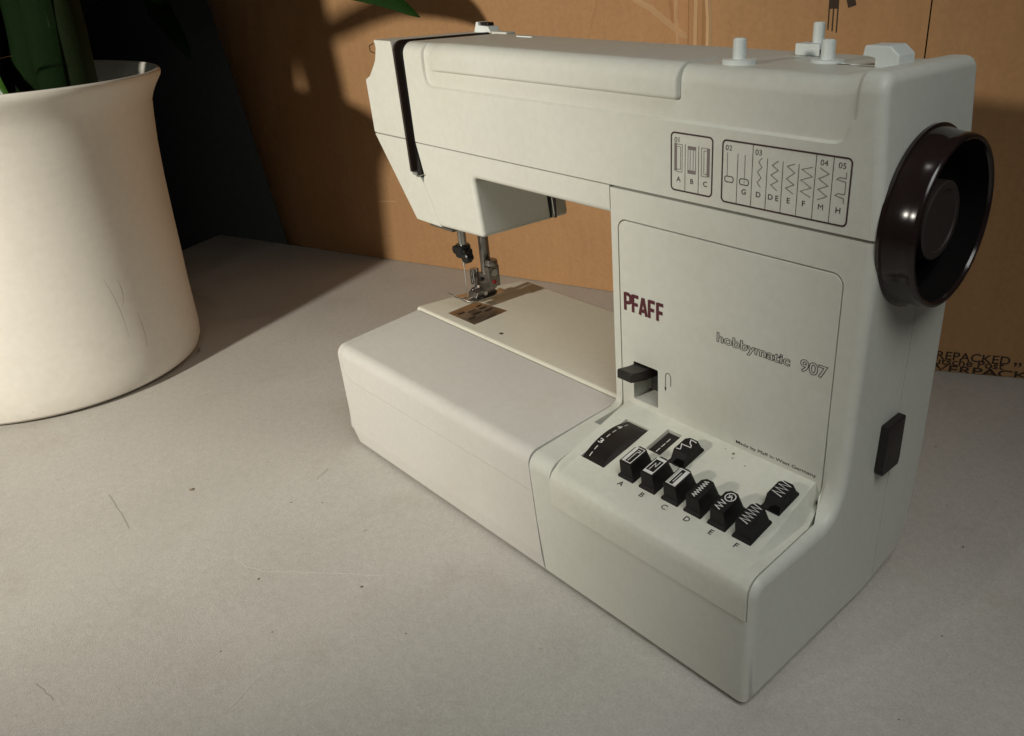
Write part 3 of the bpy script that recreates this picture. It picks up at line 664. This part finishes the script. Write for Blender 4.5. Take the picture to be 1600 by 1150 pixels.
for ch, x in (('01', .2846), ('02', .3183), ('03', .3361), ('04', .3721), ('05', .3813)):
    lettering('decal_number', ch, CP, x, None, .2641, .0027, LTEXT, sm, bold=0, mid=True)

# --- hardware on top of the arm
TZ = .3015
def pin(x, y, r, h, fr, fh):
    finish(lathe([(fr, 0), (fr, fh), (r, fh+.0003), (r, h-.0008), (r-.0008, h)], 28, c=(x, y, TZ)), 'spool_pin', CLEARW, sm)
pin(.3084, .0944, .0033, .0117, .0085, .0022)
pin(.3401, .1233, .0035, .0104, .0082, .0012)
bm = join(lathe([(.0031, .0055), (.0031, .0152), (.0026, .0158)], 24, c=(.3165, .1515, TZ)), box(.3085, .3235, .1420, .1560, TZ, TZ+.0060))
finish(bm, 'bobbin_winder_spindle', CLEARW, sm, bevel=.0008, seg=2, pred=lambda e: len(e.link_faces) == 2 and max(v.co.z for v in e.verts) < TZ+.0064 and e.calc_face_angle(0) > R(50))
finish(box(.3232, .3240, .1425, .1450, TZ+.0010, TZ+.0034), 'winder_notch', BLACK, sm)
finish(prism([(.3640, TZ+.0048), (.3650, TZ+.0095), (.3775, TZ+.0098), (.3825, TZ+.0060), (.3825, TZ), (.3705, TZ), (.3705, TZ+.0042)], 'y', .1135, .1290), 'bobbin_winder_stop', CLEARW, sm, bevel=.0008, seg=2)
finish(box(.3500, .3690, .1200, .1215, TZ, TZ+.0003), 'winder_slot', CLEARW, sm)
finish(box(.3490, .3560, .1170, .1182, TZ, TZ+.0003), 'winder_track', SEAM, sm)
bm = prism([(.0030, TZ), (.0065, TZ+.0074), (.0090, TZ+.0074), (.0090, TZ+.0050), (.0210, TZ+.0046), (.0245, TZ)], 'y', .1590, .1690)
finish(bm, 'top_thread_guide', CLEARW, sm, bevel=.0006, seg=2)
finish(box(.0092, .0190, .1610, .1670, TZ+.0047, TZ+.0072), 'tension_dial', BLACKB, sm, bevel=.0006)
finish(box(.0250, .0430, .1590, .1680, TZ-.002, TZ+.0012), 'guide_base', IVORY, sm, bevel=.0006)
finish(box(.0700, .0870, .1470, .1495, TZ, TZ+.0006), 'top_slot_rim', CLEARW, sm)
# --- handwheel
WC = (0, .1190, .2365); WX = .4022
prof = [(.030, WX-.001), (.0432, WX-.001), (.0434, WX+.0008), (.0420, WX+.0014), (.0410, WX+.0060), (.0405, WX+.0110), (.0407, WX+.0140), (.0404, WX+.0152), (.0397, WX+.0159), (.0386, WX+.0161), (.0377, WX+.0156), (.0372, WX+.0142)]
finish(lathe(prof, 96, 'x', WC, cap1=False), 'handwheel', BROWN, sm)
hwheel = bpy.data.objects['handwheel']
finish(lathe([(.0372, WX+.0143), (.0364, WX+.0030), (.0355, WX+.0010), (.0190, WX+.0008), (.0004, WX+.0008)], 96, 'x', WC, cap0=False), 'wheel_well', MATTEBLK, hwheel)
finish(lathe([(.0186, WX+.0009), (.0186, WX+.0085), (.0178, WX+.0091), (.0150, WX+.0093), (.0144, WX+.0086), (.0005, WX+.0086)], 48, 'x', WC), 'wheel_hub', HUBM, hwheel)
# --- mains socket on the right side
finish(prism([(.1070, .0985), (.1082, .0955), (.1260, .0955), (.1272, .1000), (.1272, .1268), (.1078, .1262)], 'x', .3985, .4060), 'mains_socket', BLACKB, sm, bevel=.0010, seg=2)
# --- needle, clamp, presser bar, foot
NX, NY = .0285, .1085
finish(lathe([(.0034, .145), (.0034, .178)], 20, c=(NX, NY, 0)), 'needle_bar', STEEL, sm)
bm = join(lathe([(.0052, .1385), (.0062, .1395), (.0062, .1480), (.0052, .1490)], 14, c=(NX-.0005, NY, 0)), lathe([(.0034, -.0075), (.0044, -.0068), (.0044, -.0022), (.0030, -.0010), (.0030, 0)], 14, 'y', (NX+.0105, NY, .1410)), lathe([(.0030, -.0050), (.0036, -.0046), (.0036, -.0010), (.0030, 0)], 12, 'y', (NX-.0055, NY, .1440)), box(NX-.002, NX+.0080, NY-.004, NY+.003, .1390, .1460))
finish(bm, 'needle_clamp', BLACK, sm)
finish(lathe([(.00015, .1035), (.0004, .107), (.00045, .1300), (.0009, .1320), (.0009, .1400)], 10, c=(NX, NY-.0012, 0)), 'needle', STEEL, sm)
BX, BY = .0335, .1250
finish(lathe([(.0042, .108), (.0042, .178)], 24, c=(BX, BY, 0)), 'presser_bar', DSTEEL, sm)
pb = bpy.data.objects['presser_bar']
bm = join(box(BX-.0046, BX+.0054, BY-.0052, BY+.005, .1080, .1225), box(BX+.0052, BX+.0112, BY-.0060, BY+.0050, .1120, .1300))
finish(bm, 'foot_holder', DSTEEL, sm, bevel=.0006, seg=2)
fh = bpy.data.objects['foot_holder']
finish(join(lathe([(.0010, .0), (.0052, .0008), (.0056, .0022), (.0050, .0052), (.0020, .0060)], 20, c=(BX+.0090, BY-.001, .1300))), 'holder_screw', DSTEEL, fh)
finish(lathe([(.0030, .0112), (.0030, .0122)], 20, 'x', (BX, BY-.0005, .1245)), 'screw_head', STEEL, fh)
finish(lathe([(.0016, .0112), (.0016, .0121)], 16, 'x', (BX, BY-.001, .1165)), 'red_dot', RED, fh)
finish(lathe([(.0017, -.0072), (.0017, -.0060)], 16, 'y', (BX, BY, .1175)), 'holder_hole', BLACK, fh)
finish(join(box(BX-.0105, BX-.0055, BY-.0095, BY-.0035, .1105, .1255)), 'thread_cutter', STEEL, fh, bevel=.0005)
strokes('cutter_slot', Plane((0, BY-.0096, 0), (1, 0, 0), (0, 0, 1)), [rrect(BX-.0094, BX-.0066, .1125, .1180, .0008), rrect(BX-.0094, BX-.0066, .1190, .1240, .0008)], .0006, BLACK, fh, closed=True)
FXc = .0290
side = [(.0945, .1082), (.0975, .1052), (.1020, .1030), (.1080, .1020), (.1350, .1020), (.1385, .1032), (.1385, .1042), (.1350, .1032), (.1085, .1032), (.1025, .1042), (.0982, .1062), (.0952, .1090)]
bm = join(prism(side, 'x', FXc-.0115, FXc-.0018), prism(side, 'x', FXc+.0018, FXc+.0115), box(FXc-.0018, FXc+.0018, .1130, .1350, .1021, .1031))
finish(bm, 'presser_foot', STEEL, sm, bevel=.0003, seg=1)
ft = bpy.data.objects['presser_foot']
finish(prism([(.1105, .1030), (.1135, .1075), (.1190, .1088), (.1270, .1088), (.1320, .1050), (.1335, .1030)], 'x', FXc-.0050, FXc+.0060), 'foot_hinge', DSTEEL, ft, bevel=.0008, seg=2)
finish(lathe([(.0018, -.0075), (.0018, .0080)], 14, 'x', (FXc+.001, .1190, .1062)), 'hinge_pin', STEEL, ft)
finish(tube([(FXc-.006, .1135, .1045), (FXc-.003, .1150, .1085), (FXc+.002, .1170, .1110)], .0012, 8), 'foot_spring', STEEL, ft)

# ------------------------------------------------------------------ plant pot and plant
PC = Vector((-.3556, -.1269, 0))
pot = thing('plant_pot', 'large white plastic flower pot with a flared rim at the left edge', 'plant pot', PC)
outer = [(.1150, .0), (.1205, .0015), (.1275, .0060), (.1305, .0130), (.1318, .0250), (.1322, .0420), (.1330, .0700), (.1345, .0980), (.1360, .1300), (.1374, .1560), (.1385, .1750), (.1410, .2050), (.1440, .2280), (.1464, .2435), (.1492, .2500), (.1530, .2565), (.1566, .2615), (.1588, .2648), (.1596, .2672), (.1594, .2692), (.1584, .2704)]
inner = [(.1570, .2706), (.1552, .2692), (.1500, .2600), (.1455, .2480), (.1415, .2300), (.1385, .2050), (.1365, .18), (.0, .18)]
finish(lathe(outer + inner[:-1] + [(.002, .18)], 128), 'pot_wall', POTW, pot)
for a0, z0, a1, z1, hh in ((18, .0560, 15, .1150, .0006), (24, .075, 23, .03, .0007), (20, .11, 19, .085, .0006)):       # brown scuffs
    bm = bmesh.new(); row = []
    for i in range(9):
        t = i/8; a = R(a0+(a1-a0)*t + 1.1*math.sin(3*t)); z = z0+(z1-z0)*t; r = .1330 + (z-.07)*.047 + .0005
        wd = .00035*math.sin(math.pi*(t*.9+.05)) + .0001
        row.append([bm.verts.new((r*math.cos(a+s*wd/r), r*math.sin(a+s*wd/r), z)) for s in (-.5, .5)])
    for a, b in zip(row, row[1:]): bm.faces.new((a[0], a[1], b[1], b[0]))
    me = bpy.data.meshes.new('scuff'); bm.to_mesh(me); bm.free(); link('scuff', me, SCUFF, pot)
bm = bmesh.new(); NR, NA = 14, 64; grid = []
for i in range(NR+1):
    r = .1375*i/NR; grid.append([bm.verts.new((r*math.cos(2*math.pi*k/NA), r*math.sin(2*math.pi*k/NA), .2000 + random.uniform(-.004, .004))) for k in range(NA)] if i else [bm.verts.new((0, 0, .203))])
for k in range(NA): bm.faces.new((grid[0][0], grid[1][k], grid[1][(k+1) % NA]))
for i in range(1, NR):
    for k in range(NA): bm.faces.new((grid[i][k], grid[i+1][k], grid[i+1][(k+1) % NA], grid[i][(k+1) % NA]))
me = bpy.data.meshes.new('potting_soil'); bm.to_mesh(me); bm.free(); so = link('potting_soil', me, SOIL, pot)

plant = thing('potted_plant', 'dark green strap-leaved plant growing in the white pot at the left', 'plant', PC + Vector((0, 0, .2)))
PO = PC + Vector((0, 0, .2))
def strap(name, pts, width, m, cup=.25, taper=.85, n=26, parent=plant, wdir=None, th=.0007, twist=0, pw=1.8, roll=0):
    """arching strap leaf: a smooth curve through pts with a V-shaped cross-section, tapered to a tip"""
    P = [Vector(p) - PO for p in pts]; C = []
    for i in range(len(P)-1):
        p0, p1, p2, p3 = P[max(i-1, 0)], P[i], P[i+1], P[min(i+2, len(P)-1)]
        for k in range(8):
            t = k/8; C.append(.5*((2*p1)+(p2-p0)*t+(2*p0-5*p1+4*p2-p3)*t*t+(3*p1-p0-3*p2+p3)*t**3))
    C.append(P[-1]); N = len(C); bm = bmesh.new(); rows = []
    for i, c in enumerate(C):
        t = (C[min(i+1, N-1)]-C[max(i-1, 0)]).normalized(); u = i/(N-1)
        sd = (Vector(wdir) if wdir else t.cross(Vector((0, 0, 1)))); sd = (sd - t*sd.dot(t)); sd = sd.normalized() if sd.length > 1e-4 else Vector((1, 0, 0)); up = sd.cross(t)
        if twist or roll: tw = R(roll) + R(twist-roll)*u**2; sd, up = sd*math.cos(tw)+up*math.sin(tw), up*math.cos(tw)-sd*math.sin(tw)
        ww = width*.5*(1 if u < taper*.5 else max(.02, 1-((u-taper*.5)/(1-taper*.5))**pw))*(.75+.25*min(1, u*5))
        rows.append([bm.verts.new(c + sd*ww*s + up*ww*cup*abs(s)) for s in (-1, -.5, 0, .5, 1)])
    for a, b in zip(rows, rows[1:]):
        for i in range(4): bm.faces.new((a[i], a[i+1], b[i+1], b[i]))
    r = bmesh.ops.solidify(bm, geom=bm.faces[:], thickness=th)
    for f in bm.faces: f.smooth = True
    me = bpy.data.meshes.new(name); bm.to_mesh(me); bm.free(); return link(name, me, m, parent)
def toS(sx, sy, sz, s):                     # point part-way from the lamp to a spot on the cardboard that the leaf shades
    return LAMP + (Vector((sx, sy, sz)) - LAMP)*s
# long leaf that arches to the right over the machine
long_leaf = [(-.298, -.060, .325), (-.263, -.056, .343), (-.2467, -.0148, .3479), (-.2357, .0332, .3505), (-.2237, .0815, .3500), (-.202, .1458, .3393), (-.1885, .1946, .3240), (-.1805, .2300, .3040)]
strap('leaf', long_leaf, .036, LEAF, taper=1.0, twist=80, pw=2.4, roll=50)
# thick sheathing stems
def stem(base, top, r0, r1, m):
    b, t = Vector(base)-PO, Vector(top)-PO; pts = [b.lerp(t, i/6) + Vector((random.uniform(-.002, .002), random.uniform(-.002, .002), 0)) for i in range(7)]
    o = finish(tube(pts, [r0+(r1-r0)*i/6 for i in range(7)], 16), 'stem', m, plant); return o
stem((-.274, -.066, .195), (-.298, -.040, .42), .024, .021, TRUNK)
stem((-.330, -.130, .195), (-.340, -.118, .44), .024, .019, TRUNK)
stem((-.385, -.165, .195), (-.400, -.180, .46), .022, .018, TRUNK)
strap('leaf', [(-0.2534, -0.1049, 0.2440), (-0.2609, -0.1089, 0.2690), (-0.2784, -0.1109, 0.2840), (-0.2890, -0.1114, 0.2960), (-0.2990, -0.1104, 0.3104), (-0.3094, -0.1079, 0.3271), (-0.3314, -0.1029, 0.3540), (-0.3614, -0.0989, 0.3740)], .0135, LEAF2, wdir=(.72, .69, 0), cup=.5)
strap('dry_leaf', [(-0.2714, -0.1229, 0.2140), (-0.2844, -0.1199, 0.2540), (-0.2934, -0.1169, 0.2760), (-0.3034, -0.1159, 0.2940)], .016, DRY, wdir=(.72, .69, 0))
strap('dry_leaf', [(-0.2814, -0.1309, 0.2190), (-0.2994, -0.1269, 0.2540), (-0.3114, -0.1249, 0.2700)], .020, DRY, wdir=(.72, .69, 0))
strap('dry_leaf', [(-0.2494, -0.1129, 0.2860), (-0.2434, -0.1049, 0.2910), (-0.2374, -0.0969, 0.2930)], .004, DRY)
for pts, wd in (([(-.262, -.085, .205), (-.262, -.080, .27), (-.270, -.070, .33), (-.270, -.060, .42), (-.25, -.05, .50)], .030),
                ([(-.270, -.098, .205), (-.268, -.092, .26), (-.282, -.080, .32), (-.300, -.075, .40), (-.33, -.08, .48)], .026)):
    strap('leaf', pts, wd, DARKLEAF, wdir=(.72, .69, 0), cup=-.5)  # darker leaf green, the shade around the stem put into the colour
strap('leaf', [(-.330, -.040, .40), (-.420, .050, .405), (-.470, .092, .370), (-.5067, .1, .3225), (-.4900, .1, .3050), (-.4570, .1, .2800), (-.440, .1, .262)], .030, LEAF, wdir=(.8, .6, .1), cup=.15)
others = [
    [(-.330, -.110, .22), (-.375, -.020, .34), (-.430, .070, .42), (-.500, .150, .43), (-.55, .2, .40)],
    [(-.330, -.110, .22), (-.350, -.030, .36), (-.385, .060, .46), (-.430, .130, .48), (-.47, .18, .45)],
    [(-.345, -.120, .22), (-.400, -.060, .36), (-.470, .000, .45), (-.560, .060, .46), (-.64, .10, .42)],
    [(-.340, -.120, .22), (-.420, -.130, .36), (-.520, -.130, .44), (-.620, -.120, .43), (-.68, -.11, .38)],
    [(-.340, -.140, .22), (-.380, -.220, .36), (-.430, -.310, .42), (-.480, -.380, .39), (-.50, -.42, .34)],
    [(-.310, -.130, .22), (-.320, -.060, .38), (-.335, .030, .50), (-.360, .100, .55), (-.39, .16, .55)],
    [(-.330, -.150, .22), (-.345, -.230, .38), (-.350, -.300, .45), (-.355, -.360, .44), (-.36, -.41, .39)],
    [(-.310, -.150, .22), (-.300, -.220, .38), (-.300, -.280, .46), (-.305, -.340, .47), (-.31, -.40, .43)],
    [(-.340, -.110, .22), (-.345, -.04, .40), (-.40, .03, .53), (-.48, .07, .58), (-.55, .10, .58)],
    [(-.340, -.110, .22), (-.365, -.030, .30), (-.405, .040, .345), (-.455, .095, .35), (-.50, .13, .325)],
    [(-.325, -.100, .22), (-.345, -.020, .40), (-.355, .070, .50), (-.345, .14, .53), (-.34, .2, .53)],
]
others += [
    [(-.325, -.112, .22), (-.345, -.085, .30), (-.366, -.075, .37), (-.376, -.070, .45), (-.37, -.06, .53)],
    [(-.320, -.150, .22), (-.285, -.200, .34), (-.262, -.235, .43), (-.250, -.260, .52), (-.245, -.28, .58)],
    [(-.320, -.150, .22), (-.265, -.190, .36), (-.235, -.225, .44), (-.210, -.250, .50), (-.195, -.27, .54)],
    [(-.330, -.150, .22), (-.305, -.205, .33), (-.290, -.250, .40), (-.285, -.290, .46), (-.285, -.32, .50)],
    [(-.330, -.150, .22), (-.300, -.230, .40), (-.275, -.270, .50), (-.245, -.295, .54), (-.215, -.31, .54)],
    [(-.335, -.150, .22), (-.320, -.225, .36), (-.300, -.265, .42), (-.270, -.290, .44), (-.240, -.30, .42)],
    [(-.325, -.150, .22), (-.290, -.215, .35), (-.255, -.245, .39), (-.225, -.255, .385), (-.200, -.26, .36)],
    [(-.340, -.150, .22), (-.340, -.235, .37), (-.335, -.285, .45), (-.325, -.33, .49), (-.31, -.37, .50)],
]
for i, l in enumerate(others): strap('leaf', l, .034 + .006*(i % 3), LEAF)
